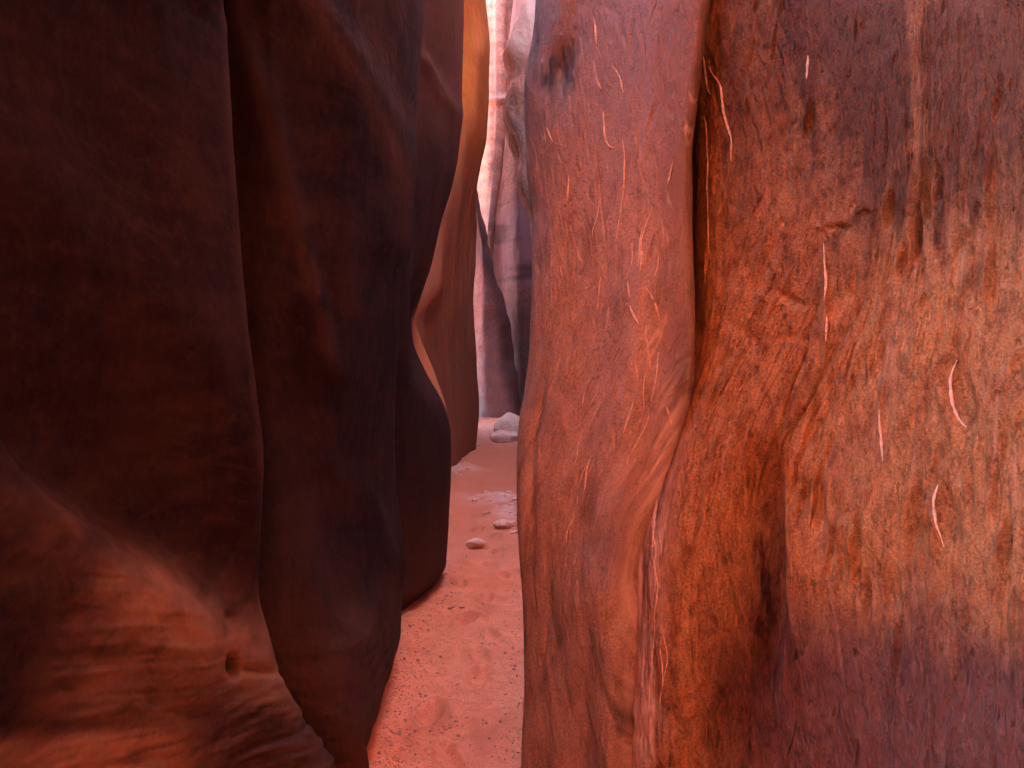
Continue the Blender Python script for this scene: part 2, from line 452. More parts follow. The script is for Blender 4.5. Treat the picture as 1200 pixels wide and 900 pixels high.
OV3 = [(0.0, 0, 5.0), (-1.0, 0, 6.0), (-2.5, 0, 7.0), (-6.0, 0, 9.0)]
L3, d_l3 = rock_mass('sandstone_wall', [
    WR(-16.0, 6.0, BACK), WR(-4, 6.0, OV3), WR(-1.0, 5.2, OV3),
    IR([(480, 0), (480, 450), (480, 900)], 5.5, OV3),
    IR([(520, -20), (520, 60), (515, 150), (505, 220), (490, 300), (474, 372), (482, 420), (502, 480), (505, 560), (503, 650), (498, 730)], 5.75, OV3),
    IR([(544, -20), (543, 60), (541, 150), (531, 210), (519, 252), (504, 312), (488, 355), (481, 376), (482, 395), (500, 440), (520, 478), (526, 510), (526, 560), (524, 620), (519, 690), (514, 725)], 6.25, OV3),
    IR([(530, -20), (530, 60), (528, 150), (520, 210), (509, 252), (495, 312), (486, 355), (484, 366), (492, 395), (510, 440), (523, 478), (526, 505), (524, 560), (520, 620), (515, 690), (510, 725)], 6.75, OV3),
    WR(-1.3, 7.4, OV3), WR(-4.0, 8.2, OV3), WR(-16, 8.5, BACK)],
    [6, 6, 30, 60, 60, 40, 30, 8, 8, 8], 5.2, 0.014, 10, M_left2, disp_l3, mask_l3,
    'notched dark brown fin jutting over the path with a small orange-lit ledge on its edge')


def disp_l4(V, px, py):
    d = 0.06 * fbm(V, (0.9, 0.9, 0.15), 4, 303) + 0.02 * fbm(V, (3, 3, 0.8), 4, 309)
    d += vline(px, py, [(540, -60), (545, 60), (548, 160), (552, 240), (556, 330)], 6, 5, 0.12) + 0.12 * fbm(V, (0.5, 0.5, 0.3), 3, 313)
    d += vline(px, py, [(556, 40), (540, 150), (520, 260), (500, 360)], 10, 16, 0.15)
    return d


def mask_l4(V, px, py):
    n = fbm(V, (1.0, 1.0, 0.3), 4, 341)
    return dict(tint=sst(90, 260, py + 60 * n), dark=sst(0.1, 0.5, n) * 0.15 + 0.3 * sst(300, 470, py))  # glow at the top and darkening below put into the colour


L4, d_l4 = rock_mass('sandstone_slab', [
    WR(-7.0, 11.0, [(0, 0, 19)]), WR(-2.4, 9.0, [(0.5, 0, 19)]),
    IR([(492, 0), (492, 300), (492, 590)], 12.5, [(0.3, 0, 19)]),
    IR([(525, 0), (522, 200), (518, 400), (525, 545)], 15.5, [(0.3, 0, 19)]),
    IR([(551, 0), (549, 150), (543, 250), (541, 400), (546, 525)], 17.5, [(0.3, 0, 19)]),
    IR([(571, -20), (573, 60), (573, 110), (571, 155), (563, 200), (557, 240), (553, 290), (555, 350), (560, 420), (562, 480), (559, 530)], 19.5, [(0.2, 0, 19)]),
    WR(-1.9, 21.0, [(0, 0, 19)]), WR(-2.8, 27.0, [(0, 0, 19)]), WR(-8.0, 28.0, [(0, 0, 19)])],  # unseen back stretch and extra height added to darken the far end
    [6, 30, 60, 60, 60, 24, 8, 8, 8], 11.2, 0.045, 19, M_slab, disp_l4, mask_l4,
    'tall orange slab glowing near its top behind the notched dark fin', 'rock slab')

# ------------------------------------------------------------------ far rocks
def disp_far(V, px, py):
    return 0.12 * fbm(V, (0.5, 0.5, 0.35), 4, 403) + 0.04 * fbm(V, (2, 2, 1.2), 4, 409)


def disp_d1(V, px, py):
    t = V[..., 2] + 0.3 * fbm(V, 0.5, 2, 425)
    return disp_far(V, px, py) + 0.10 * fbm(np.stack([V[..., 0] * 0.4, V[..., 1] * 0.4, t * 1.4], -1), 1.0, 3, 427) + 0.15 * fbm(V, (0.9, 0.9, 0.5), 3, 429)


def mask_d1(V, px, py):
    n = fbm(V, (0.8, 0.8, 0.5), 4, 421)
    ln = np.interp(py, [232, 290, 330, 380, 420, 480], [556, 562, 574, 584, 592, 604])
    return dict(dark=np.clip((1 - sst(270, 340, py)) * 0.9 + 0.85 * sst(-13, 9, px - ln + 16 * n), 0, 0.92), pale=0.25 * sst(330, 470, py))  # shaded top and right band, lighter lower face: shading put into the colour


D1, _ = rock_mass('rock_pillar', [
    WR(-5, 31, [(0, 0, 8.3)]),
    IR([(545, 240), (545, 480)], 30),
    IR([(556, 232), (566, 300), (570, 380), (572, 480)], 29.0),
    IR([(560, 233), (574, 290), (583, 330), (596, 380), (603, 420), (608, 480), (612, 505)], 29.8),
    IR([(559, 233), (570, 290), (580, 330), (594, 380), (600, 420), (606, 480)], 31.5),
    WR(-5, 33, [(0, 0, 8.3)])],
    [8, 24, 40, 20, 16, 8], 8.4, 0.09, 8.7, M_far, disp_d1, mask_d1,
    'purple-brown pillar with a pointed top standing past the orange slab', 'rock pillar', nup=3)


def disp_b1(V, px, py):
    t = V[..., 2] + 0.25 * fbm(V, 0.6, 3, 431)
    d = 0.10 * fbm(V, (0.6, 0.6, 0.3), 4, 433) + 0.09 * fbm(np.stack([V[..., 0] * 0.6, V[..., 1] * 0.6, t * 2.2], -1), 1.0, 3, 437)
    d += vline(px, py, [(576, -60), (577, 60), (579, 130), (577, 200), (570, 260)], 4, 5, -0.10)
    d += vline(px, py, [(589, -60), (588, 60), (590, 120), (587, 170), (578, 240), (573, 290)], 4, 4, 0.12)
    d += 0.18 * blob(px, py, 583, 117, 14, 3.2)
    return d


def mask_b1(V, px, py):
    n = fbm(V, (1.2, 1.2, 2.5), 4, 441)
    return dict(dark=np.clip(vline(px, py, [(581, 30), (581, 100), (582, 160), (578, 220), (572, 270)], 4, 4, 1.0) * (0.55 + 0.7 * n) + 0.3 * sst(60, 230, py), 0, 0.8))


B1, _ = rock_mass('canyon_wall', [
    WR(-9, 36, [(0, 0, 26)]),
    IR([(535, 0), (535, 480)], 35.0, [(0, 0, 26)]),
    IR([(566, 0), (562, 200), (562, 480)], 34.2, [(0, 0, 26)]),
    IR([(580, 0), (580, 130), (574, 230), (570, 300), (572, 480)], 33.8, [(0, 0, 26)]),
    IR([(593, 0), (592, 60), (591, 120), (588, 165), (582, 230), (576, 290), (577, 330), (580, 480)], 34.4, [(0, 0, 26)]),
    IR([(592, 0), (590, 120), (586, 170), (578, 290), (582, 480)], 37.0, [(0, 0, 26)]),
    WR(-9, 40, [(0, 0, 26)])],
    [6, 20, 50, 50, 30, 8, 6], 18, 0.1, 26, M_pale, disp_b1, mask_b1,
    'pale sunlit wall at the far end of the slot, streaked with grey bands')


def mask_b3(V, px, py):
    n = fbm(np.stack([V[..., 0] * 0.3, V[..., 1] * 0.3, V[..., 2] * 1.6], -1), 1.0, 3, 451)
    return dict(tint=sst(215, 260, py) * (1 - sst(310, 350, py)), dark=sst(0.05, 0.35, n) * 0.7 * sst(215, 235, py) * (1 - sst(320, 345, py)) + 0.45 * sst(335, 370, py))


B3, _ = rock_mass('canyon_wall', [
    WR(-3, 42, [(0, 0, 24)]),
    IR([(560, 0), (560, 480)], 39.0, [(0, 0, 24)]),
    IR([(590, 0), (586, 200), (588, 480)], 38.2, [(0, 0, 24)]),
    IR([(615, 0), (612, 200), (616, 480)], 37.2, [(0, 0, 24)]),
    IR([(650, 0), (650, 480)], 37.2, [(0, 0, 24)]),
    WR(2.4, 33, [(0.2, 0, 24)]), WR(2.8, 28.5, [(0.2, 0, 24)]), WR(10, 28.5, [(0, 0, 24)]), WR(10, 42, [(0, 0, 24)])],  # unseen side stretch added to keep sun off the far walls
    [6, 20, 40, 40, 20, 10, 8, 8, 6], 18, 0.1, 24, M_far, disp_far, mask_b3,
    'purple wall with thin dark horizontal bands deep at the end of the slot')


def disp_b2(V, px, py):
    d = 0.10 * fbm(V, (0.8, 0.8, 0.3), 4, 461) + 0.04 * fbm(V, (3, 3, 1.2), 4, 463)
    d += vline(px, py, [(627, -40), (620, 20), (604, 60), (596, 75)], 5, 12, 0.22)
    d += vline(px, py, [(628, 60), (612, 95), (603, 125), (601, 160)], 5, 10, 0.22)
    d += vline(px, py, [(608, 130), (613, 160), (616, 200), (622, 240)], 6, 5, 0.15)
    d += 0.14 * fbm(V, (0.9, 0.9, 0.25), 4, 467, ridged=True)
    d -= 0.25 * blob(px, py, 618, 85, 10, 14) + 0.2 * blob(px, py, 609, 180, 6, 30)
    return d


def mask_b2(V, px, py):
    n = fbm(V, (1.5, 1.5, 0.5), 4, 471)
    return dict(pale=np.clip((1 - sst(40, 85, py + 25 * n - 0.8 * (px - 610))) * (1.0 + n) + 0.2 * sst(0.1, 0.4, n), 0, 0.85), dark=0.35 * sst(90, 130, py) * (0.7 + n))


B2, _ = rock_mass('rock_buttress', [
    WR(9, 24, [(0, 0, 28)]), WR(9, 3.9, [(0, 0, 28)]), WR(1.1, 4.35, [(0.5, 0, 4), (1.8, 0, 12), (4, 0, 28)]), WR(1.0, 9, [(0.4, 0, 4), (1.2, 0, 12), (3, 0, 28)]), WR(1.2, 15, [(0.3, 0, 4), (0.8, 0, 12), (2, 0, 28)]), WR(1.9, 21, [(0.3, 0, 28)]),  # unseen stretch along the chamber, added to block sun and shape light
    IR([(640, 0), (640, 480)], 23.2, [(0.3, 0, 28)]),
    IR([(618, 0), (612, 100), (614, 200), (626, 260), (632, 480)], 23.6, [(0.3, 0, 28)]),
    IR([(606, -20), (603, 20), (599, 60), (598, 90), (600, 130), (600, 165), (606, 195), (614, 225), (624, 252), (634, 300), (640, 480)], 24.5, [(0.3, 0, 28)]),
    WR(1.6, 26.5, [(0.3, 0, 28)]), WR(9, 27.5, [(0, 0, 28)])],
    [6, 6, 10, 10, 10, 10, 24, 50, 24, 8, 6], 14, 0.06, 28, M_butt, disp_b2, mask_b2,
    'broken brown buttress with flaky pinkish facets high above the boulders', 'rock buttress')

# ------------------------------------------------------------------ the right wall masses
LEAN1 = [(0.2, 0, 3.8), (1.0, 0, 5.5), (2.0, 0, 8), (3.0, 0, 11), (3.9, 0, 18)]  # unseen upper leans shaped to let skylight down and hold off sun
LEAN = [(0.0, 0, 3.8), (-0.1, 0, 5.5), (-0.3, 0, 8), (-0.3, 0, 10)]


def streak(V, f, s, seed, octv=4, tilt=0.35, ridged=False):
    """noise drawn out along a tilted, nearly vertical direction"""
    u = V[..., 0] * 0.8 - V[..., 1] * 0.6 - tilt * (V[..., 2] - 1.6)
    Q = np.stack([u, V[..., 1] * 0.3 + V[..., 0] * 0.3, V[..., 2] * s], -1)
    return fbm(Q, f, octv, seed, ridged=ridged)


def rand_scoops(n, box, rx, ry, dep, ang=0.1, seed=1):
    r = np.random.default_rng(seed); out = []
    for _ in range(n):
        k = r.uniform(0.5, 1.3)
        out.append((r.uniform(box[0], box[2]), r.uniform(box[1], box[3]), r.uniform(*rx) * k, r.uniform(*ry) * k, r.normal(ang, 0.12), r.uniform(*dep) * k))
    return out


SC1 = rand_scoops(70, (620, 0, 800, 900), (1.5, 4), (5, 16), (0.002, 0.006), 0.15, 5)


def flow1(V):
    u = 0.68 * V[..., 0] - 0.73 * V[..., 1]
    z = V[..., 2]
    w = np.exp(-((z - 1.35) / 0.75) ** 2)
    return u - 0.55 * (z - 1.6) * w + 0.03 * fbm(V, 1.5, 3, 499), z


def disp_r1(V, px, py):
    near = (V[..., 1] < 4.2)
    psi, z = flow1(V)
    m = sst(-0.15, 0.2, fbm(V, (3, 3, 2), 3, 501))
    d = 0.028 * fbm(V, (1.3, 1.3, 0.8), 3, 503) + 0.006 * st(psi, z, 6, 1.2, 4, 509)
    n = st(psi, z, 11, 3.0, 4, 515)
    t = n * 5
    fr = t - np.floor(t)
    d += near * (0.0035 * m * (sst(0, 0.22, fr) - fr) + 0.003 * st(psi, z, 30, 4, 4, 513) + 0.0016 * fbm(V, (55, 55, 35), 3, 517))
    ln = np.exp(-(st(psi, z, 5, 1.0, 4, 519) / 0.03) ** 2) * sst(0.0, 0.25, fbm(V, (2, 2, 1.2), 2, 523))
    d -= near * 0.006 * ln
    d += scoops(px, py, SC1) * near
    d -= 0.035 * blob(px, py, 660, 80, 16, 44, 0.25) * (0.7 + 1.2 * fbm(V, (9, 9, 4), 3, 521))
    d += 0.02 * blob(px, py, 632, 110, 16, 70, -0.25)
    # tongue of smooth rock running down along the seam
    d += vline(px, py, [(800, 430), (782, 520), (745, 590), (715, 650), (703, 720)], 34, 22, 0.014) * near
    d -= vline(px, py, [(770, 520), (728, 610), (706, 680)], 10, 20, 0.007) * near
    d += vline(px, py, [(692, 640), (704, 700), (706, 760)], 12, 4, 0.006, 20)
    d += vline(px, py, [(672, 650), (680, 740), (676, 800)], 10, 4, 0.006, 20)
    d -= 0.02 * blob(px, py, 640, 720, 26, 120)
    # double edge on the silhouette
    d -= vline(px, py, [(632, 470), (622, 520), (620, 600), (623, 660)], 4, 5, 0.012) * near
    d += vline(px, py, [(770, 330), (742, 470), (700, 620)], 40, 12, 0.010) * near
    d += vline(px, py, [(752, 300), (745, 420), (700, 560)], 20, 6, 0.006) * near
    return d


def n_(V):
    return fbm(V, (2.5, 2.5, 1.5), 3, 543)


def mask_r1(V, px, py):
    near = (V[..., 1] < 4.2)
    psi, z = flow1(V)
    n = st(psi, z, 4.0, 0.8, 5, 541)
    n2 = fbm(V, (9, 9, 5), 4, 547)
    n3 = st(psi, z, 26, 3.5, 4, 549)
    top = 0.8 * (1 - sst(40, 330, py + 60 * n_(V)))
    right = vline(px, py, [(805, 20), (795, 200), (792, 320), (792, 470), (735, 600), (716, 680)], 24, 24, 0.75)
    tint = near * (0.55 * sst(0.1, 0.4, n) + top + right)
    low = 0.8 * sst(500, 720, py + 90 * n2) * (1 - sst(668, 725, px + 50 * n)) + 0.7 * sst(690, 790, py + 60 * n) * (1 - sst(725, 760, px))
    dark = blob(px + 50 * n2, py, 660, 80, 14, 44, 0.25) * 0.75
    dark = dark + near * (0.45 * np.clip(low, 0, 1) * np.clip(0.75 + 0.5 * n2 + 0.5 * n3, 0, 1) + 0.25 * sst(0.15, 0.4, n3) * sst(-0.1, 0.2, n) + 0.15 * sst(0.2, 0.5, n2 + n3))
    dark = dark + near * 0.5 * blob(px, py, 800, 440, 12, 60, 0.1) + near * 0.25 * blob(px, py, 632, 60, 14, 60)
    fl = st(psi, z, 60, 7.0, 3, 551)
    sweep = sst(0.05, 0.35, st(psi, z, 5, 0.6, 4, 553)) * sst(250, 420, py) * (1 - sst(600, 700, py))
    pale = near * (0.5 * sst(0.22, 0.42, fl) * sst(-0.05, 0.25, n2) + 0.3 * sweep + 0.25 * sst(0.2, 0.4, n3) * sweep)
    seam = vline(px + 20 * n2, py, [(798, 440), (778, 520), (752, 600), (742, 680), (742, 780), (742, 920)], 16, 20, 1.0, 40)
    pale = np.maximum(pale, near * seam * np.clip(0.35 + 1.6 * st(psi, z, 55, 4, 4, 557), 0, 0.8))
    return dict(tint=tint, dark=dark, pale=pale)


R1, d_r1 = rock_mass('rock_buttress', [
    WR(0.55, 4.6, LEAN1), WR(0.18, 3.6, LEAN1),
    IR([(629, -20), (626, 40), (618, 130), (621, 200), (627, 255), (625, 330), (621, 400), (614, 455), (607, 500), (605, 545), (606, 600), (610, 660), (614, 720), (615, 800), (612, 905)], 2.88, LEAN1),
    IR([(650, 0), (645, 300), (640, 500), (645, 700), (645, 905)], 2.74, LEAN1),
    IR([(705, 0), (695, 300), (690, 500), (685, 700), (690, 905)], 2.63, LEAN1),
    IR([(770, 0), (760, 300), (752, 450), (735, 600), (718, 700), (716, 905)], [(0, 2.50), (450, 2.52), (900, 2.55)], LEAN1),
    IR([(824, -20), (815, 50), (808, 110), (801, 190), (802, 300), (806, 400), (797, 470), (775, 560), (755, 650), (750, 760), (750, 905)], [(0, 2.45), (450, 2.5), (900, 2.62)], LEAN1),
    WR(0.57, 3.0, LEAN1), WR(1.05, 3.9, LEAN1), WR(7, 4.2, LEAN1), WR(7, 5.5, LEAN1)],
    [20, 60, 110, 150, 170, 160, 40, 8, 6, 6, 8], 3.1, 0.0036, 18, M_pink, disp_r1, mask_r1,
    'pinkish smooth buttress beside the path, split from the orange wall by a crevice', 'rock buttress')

SC2 = rand_scoops(90, (810, 0, 1215, 900), (1.0, 3.5), (6, 26), (0.003, 0.009), 0.10, 9) + rand_scoops(160, (830, 0, 1215, 900), (1.2, 3.0), (1.5, 6), (0.003, 0.007), 0.1, 19)
SC2 += rand_scoops(36, (930, 380, 1215, 700), (3, 7), (12, 34), (0.006, 0.013), 0.1, 10)
SC2 += [(1088, 230, 5, 40, 0.0, 0.03), (1076, 280, 4, 26, 0.05, 0.025), (1104, 215, 4, 24, -0.05, 0.025), (1042, 245, 4, 22, 0.1, 0.02), (1062, 300, 4, 16, 0.15, 0.02), (948, 140, 4, 18, 0.1, 0.02),
        (1165, 330, 5, 30, 0.0, 0.02), (1010, 640, 5, 40, 0.1, 0.02), (1058, 760, 4, 30, 0.05, 0.018), (1180, 640, 5, 36, 0.0, 0.02), (1020, 700, 4, 26, 0.0, 0.018), (880, 560, 4, 34, -0.05, 0.02)]
SC2 += [(1128, 465, 12, 42, -0.25, 0.035), (1112, 606, 11, 34, -0.12, 0.032), (1078, 600, 7, 34, 0.05, 0.022), (1128, 780, 6, 30, -0.2, 0.02),
        (925, 350, 18, 5, 0.5, 0.012), (880, 395, 12, 5, 0.9, 0.010), (980, 266, 14, 4, 0.0, 0.014), (1012, 250, 6, 4, 0.0, 0.014), (1076, 260, 6, 44, 0.0, 0.022),
        (1098, 205, 4, 22, -0.1, 0.015), (1040, 245, 5, 18, 0.1, 0.014), (960, 590, 7, 36, 0.0, 0.018), (1168, 585, 5, 34, 0.05, 0.014), (1165, 230, 6, 60, 0.0, 0.014),
        (1060, 310, 5, 14, 0.2, 0.012), (850, 255, 4, 12, 0.1, 0.012), (915, 640, 5, 40, -0.05, 0.018), (850, 640, 4, 40, -0.15, 0.014), (865, 700, 4, 45, -0.2, 0.014)]


def flow2(V):
    u = 0.57 * V[..., 0] - 0.82 * V[..., 1]
    z = V[..., 2]
    w = np.exp(-((u + 1.42) / 0.34) ** 2) * np.exp(-((z - 1.75) / 0.75) ** 2)
    return u - 0.52 * (z - 1.7) * w + 0.012 * fbm(V, 1.3, 2, 599), z


def disp_r2(V, px, py):
    near = (V[..., 1] > 1.2)
    psi, z = flow2(V)
    m = sst(-0.2, 0.2, fbm(V, (2.6, 2.6, 1.6), 3, 601))
    d = 0.035 * fbm(V, (1.6, 1.6, 0.9), 3, 603) + 0.012 * st(psi, z, 6, 1.1, 4, 609)
    n = st(psi, z, 12, 1.1, 4, 613)
    t = n * 5
    fr = t - np.floor(t)
    d += near * (0.007 * m * (sst(0, 0.2, fr) - fr) + 0.004 * m * st(psi, z, 20, 2.4, 4, 621, True) + 0.0015 * st(psi, z, 60, 3, 4, 619) + 0.005 * m * fbm(V, (20, 20, 11), 4, 629, ridged=True)
                 + 0.004 * fbm(V, (55, 55, 34), 3, 617))
    ln = np.exp(-(st(psi, z, 6, 1.0, 4, 625) / 0.035) ** 2) * sst(0.0, 0.25, fbm(V, (2, 2, 1.2), 2, 627))
    d -= near * 0.012 * ln
    d += scoops(px, py, SC2) * near
    d += vline(px, py, [(908, 540), (907, 640), (912, 720), (900, 800)], 34, 8, -0.07, 40)
    d -= 0.06 * blob(px, py, 868, 850, 40, 75, 0.1)
    d += 0.03 * blob(px, py, 1010, 620, 60, 70, 0.2)
    d += vline(px, py, [(935, 560), (960, 610), (1010, 690)], 20, 14, -0.018)
    d -= vline(px, py, [(838, 40), (826, 130), (822, 300), (818, 400)], 5, 5, 0.012)
    d += 0.006 * (sst(830, 862, py + 30 * fbm(V, 4, 3, 623)) - 0.5) * (px > 880) * near
    d += vline(px, py, [(965, 300), (968, 340), (966, 420)], 5, 3, 0.012)
    return d


def mask_r2(V, px, py):
    near = (V[..., 1] > 1.2)
    psi, z = flow2(V)
    n = st(psi, z, 5.0, 0.7, 5, 641)
    n2 = fbm(V, (9, 9, 4), 4, 647)
    n3 = st(psi, z, 20, 1.2, 4, 643)
    n4 = st(psi, z, 70, 3.5, 4, 645)
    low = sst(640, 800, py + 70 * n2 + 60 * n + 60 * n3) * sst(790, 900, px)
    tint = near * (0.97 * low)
    drip = 0
    for x, y0, y1, w in ((1030, -80, 150, 16), (1105, -80, 60, 22), (1145, -80, 110, 14), (1070, 40, 330, 10), (935, -80, 60, 14), (1085, 60, 260, 24)):
        drip = drip + vline(px + 40 * n2, py, [(x, y0), (x, y1)], w, w, 0.8, 35)
    dark = near * np.clip(drip * (0.5 + 1.4 * n3 + 0.6 * n), 0, 0.7)
    dark = dark + near * (0.38 * sst(0.08, 0.4, n) + 0.42 * sst(0.12, 0.36, n3) * sst(-0.25, 0.15, n2 + n) + 0.14 * sst(0.15, 0.35, n4) + 0.32 * sst(960, 1200, px + 120 * n2) * (0.6 + n))
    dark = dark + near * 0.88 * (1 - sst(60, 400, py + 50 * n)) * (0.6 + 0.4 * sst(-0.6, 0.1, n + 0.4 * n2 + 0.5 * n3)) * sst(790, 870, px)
    n5 = fbm(V, (28, 28, 15), 4, 655)
    dark = dark + near * 0.22 * sst(0.08, 0.35, n5)
    dark = np.maximum(dark, 0.85 * vline(px, py, [(815, 110), (813, 300), (812, 400)], 12, 9, 1.0, 30))  # shade inside the crevice painted as a dark strip
    dark = np.clip(dark, 0, 0.85) + near * (0.6 * blob(px + 60 * n2, py, 862, 835, 55, 90) + 0.7 * vline(px + 30 * n2, py, [(907, 590), (908, 700), (896, 800)], 26, 7, 1.0, 50))  # shadow in the groove and low hollow put into the dark mask
    fl = st(psi, z, 60, 2.5, 4, 651)
    pale = near * (0.08 * sst(0.15, 0.4, -n5) + 0.22 * sst(0.2, 0.42, fl) * sst(-0.1, 0.2, n2) + 0.05 * sst(0.1, 0.35, -n) * sst(300, 420, py) * (1 - sst(560, 700, py)))
    # the pale crusted seam along its foot
    seam = vline(px + 30 * n2, py, [(792, 490), (772, 570), (762, 640), (758, 760), (756, 920)], 18, 20, 1.0, 40)
    crust = np.clip(0.5 + 1.6 * st(psi, z, 50, 4, 4, 661), 0, 0.9)
    pale = np.maximum(pale, near * seam * crust)
    tint = np.maximum(tint, near * seam * 0.8)
    return dict(tint=tint, dark=dark * (1 - 0.6 * seam), pale=pale)


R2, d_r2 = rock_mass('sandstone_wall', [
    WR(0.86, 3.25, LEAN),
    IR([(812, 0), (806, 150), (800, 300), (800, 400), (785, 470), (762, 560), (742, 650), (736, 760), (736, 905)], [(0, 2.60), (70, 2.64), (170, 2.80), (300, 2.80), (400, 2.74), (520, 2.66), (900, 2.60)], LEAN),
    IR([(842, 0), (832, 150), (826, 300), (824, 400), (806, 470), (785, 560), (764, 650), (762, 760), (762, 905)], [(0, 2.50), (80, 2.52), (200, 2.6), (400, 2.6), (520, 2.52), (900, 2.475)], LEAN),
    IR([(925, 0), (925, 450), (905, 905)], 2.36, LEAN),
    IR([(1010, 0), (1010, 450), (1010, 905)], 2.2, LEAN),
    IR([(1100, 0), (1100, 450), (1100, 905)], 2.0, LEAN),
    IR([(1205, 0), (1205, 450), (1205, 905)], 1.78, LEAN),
    WR(1.5, 0.9, LEAN), WR(1.6, -0.6, LEAN), WR(1.1, -2.2, [(0.3, -0.3, 6), (1.2, -1, 14)]), WR(-2.6, -3.2, [(0.3, -0.4, 6), (1.2, -1.2, 14)]), WR(-7.5, -3.0, [(0, -1, 14)]),  # unseen stretch behind the camera, curved to shape the light
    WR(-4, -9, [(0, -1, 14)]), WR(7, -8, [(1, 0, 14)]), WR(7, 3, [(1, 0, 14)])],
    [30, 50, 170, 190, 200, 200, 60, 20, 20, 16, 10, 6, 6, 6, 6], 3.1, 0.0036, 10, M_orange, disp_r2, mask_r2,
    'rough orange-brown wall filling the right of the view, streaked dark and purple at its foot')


# ------------------------------------------------------------------ added pale strips painting lit flake edges on the right walls
def surf(data, px, py):
    m = (np.abs(data['px'] - px) < 5) & (np.abs(data['py'] - py) < 5) & (data['V'][..., 1] > 1.2) & (data['V'][..., 1] < 4.2)
    V = data['V'][m]; N = data['N'][m]
    q = (data['px'][m] - px) ** 2 + (data['py'][m] - py) ** 2 + (V[:, 1] - V[:, 1].min()) * 400
    i = int(np.argmin(q))
    return V[i], N[i]


def lit_flake_edge(parent, data, poly, r):
    pts = []
    dens = []
    for (x0, y0), (x1, y1) in zip(poly[:-1], poly[1:]):
        k = max(2, int(math.hypot(x1 - x0, y1 - y0) / 5))
        for i in range(k):
            dens.append((x0 + (x1 - x0) * i / k + random.uniform(-.7, .7), y0 + (y1 - y0) * i / k))
    dens.append(poly[-1])
    P = np.array([surf(data, *q) for q in dens])          # n, 2, 3
    C, N = P[:, 0], P[:, 1]
    k = np.array([0.25, 0.5, 0.25])
    for _ in range(2):
        C[1:-1] = 0.25 * C[:-2] + 0.5 * C[1:-1] + 0.25 * C[2:]
    T = np.gradient(C, axis=0); T /= np.linalg.norm(T, axis=1, keepdims=True) + 1e-9
    B = np.cross(T, N); B /= np.linalg.norm(B, axis=1, keepdims=True) + 1e-9
    n = len(C); S = 6
    rad = r * np.sin(np.linspace(0.12, math.pi - 0.12, n)) ** 0.6 * RNG.uniform(0.6, 1.25, n)
    V = np.empty((n, S, 3))
    for j in range(S):
        a = 2 * math.pi * j / S
        V[:, j] = C + B * (rad * math.cos(a))[:, None] + N * (rad * (0.1 + 0.9 * math.sin(a)))[:, None]
    idx = np.arange(n * S).reshape(n, S)
    a = idx[:-1]; b = np.roll(idx, -1, 1)[:-1]; c = np.roll(idx, -1, 1)[1:]; d = idx[1:]
    f4 = np.stack([a, b, c, d], -1).reshape(-1, 4)
    return link_mesh('lit_flake_edge', V.reshape(-1, 3), f4, None, M_flake_light, parent)  # added strip, a painted highlight along a flake


V1 = [[(716, 76), (726, 88), (730, 108)], [(698, 92), (704, 104)], [(707, 130), (708, 160), (711, 172), (719, 174)], [(729, 163), (732, 185), (730, 230), (721, 283)],
      [(752, 266), (748, 300), (747, 312)], [(703, 325), (700, 362)], [(755, 335), (765, 350), (770, 362), (773, 376)],
      [(788, 190), (782, 215)], [(744, 420), (747, 445)], [(771, 412), (770, 440), (763, 470)], [(757, 392), (762, 432)], [(684, 460), (682, 476)],
      [(742, 470), (733, 500), (729, 512)], [(780, 474), (786, 490), (787, 500)], [(757, 380), (756, 400)], [(655, 310), (658, 324)],
      [(696, 20), (699, 52)], [(640, 150), (647, 166)], [(667, 205), (664, 240)], [(735, 330), (738, 350)], [(748, 285), (752, 300), (750, 318)]]
for poly in V1:
    lit_flake_edge(R1, d_r1, poly, 0.0036)
lit_flake_edge(R1, d_r1, [(738, 358), (740, 370), (749, 380)], 0.0055)
rv = random.Random(31)


def wavy(x, y, ln, lean, amp):
    pts = []; ph = rv.uniform(0, 6.28); k = max(4, int(ln / 9))
    for i in range(k + 1):
        q = i / k * ln
        pts.append((x - lean * q + amp * math.sin(ph + q / 11.0) + rv.uniform(-1.2, 1.2), y + q))
    return pts


for _ in range(12):
    y = rv.uniform(230, 620); x = rv.uniform(690, 785) - max(0, y - 440) * 0.22
    lit_flake_edge(R1, d_r1, wavy(x, y, rv.uniform(22, 75), 0.12 + 0.25 * (y > 440), rv.uniform(1.5, 3.5)), rv.uniform(0.0016, 0.003))
for _ in range(9):
    y = rv.uniform(560, 800)
    lit_flake_edge(R2, d_r2, wavy(rv.uniform(756, 782), y, rv.uniform(35, 95), 0.0, rv.uniform(1.5, 3.0)), rv.uniform(0.0018, 0.003))
V2 = [[(822, 60), (826, 90), (829, 112)], [(830, 78), (834, 90), (845, 98), (847, 130), (852, 150), (857, 160), (856, 188)], [(825, 137), (828, 180), (826, 210), (828, 260), (830, 298)],
      [(947, 65), (945, 92)], [(964, 285), (968, 330), (965, 352)], [(1030, 480), (1034, 540)], [(969, 370), (968, 400)], [(770, 585), (765, 620), (762, 655)]]
for poly in V2:
    lit_flake_edge(R2, d_r2, poly, 0.0042)
lit_flake_edge(R2, d_r2, [(1121, 422), (1114, 440), (1114, 462), (1121, 488), (1132, 501)], 0.0048)
lit_flake_edge(R2, d_r2, [(1099, 568), (1093, 588), (1096, 612), (1106, 640)], 0.0045)

# ------------------------------------------------------------------ sandy floor
FEET = [(random.uniform(-0.42, -0.08) + 0.05 * (-1) ** i, 3.5 + 0.42 * i + random.uniform(-.1, .1), random.uniform(-.25, .25)) for i in range(16)]


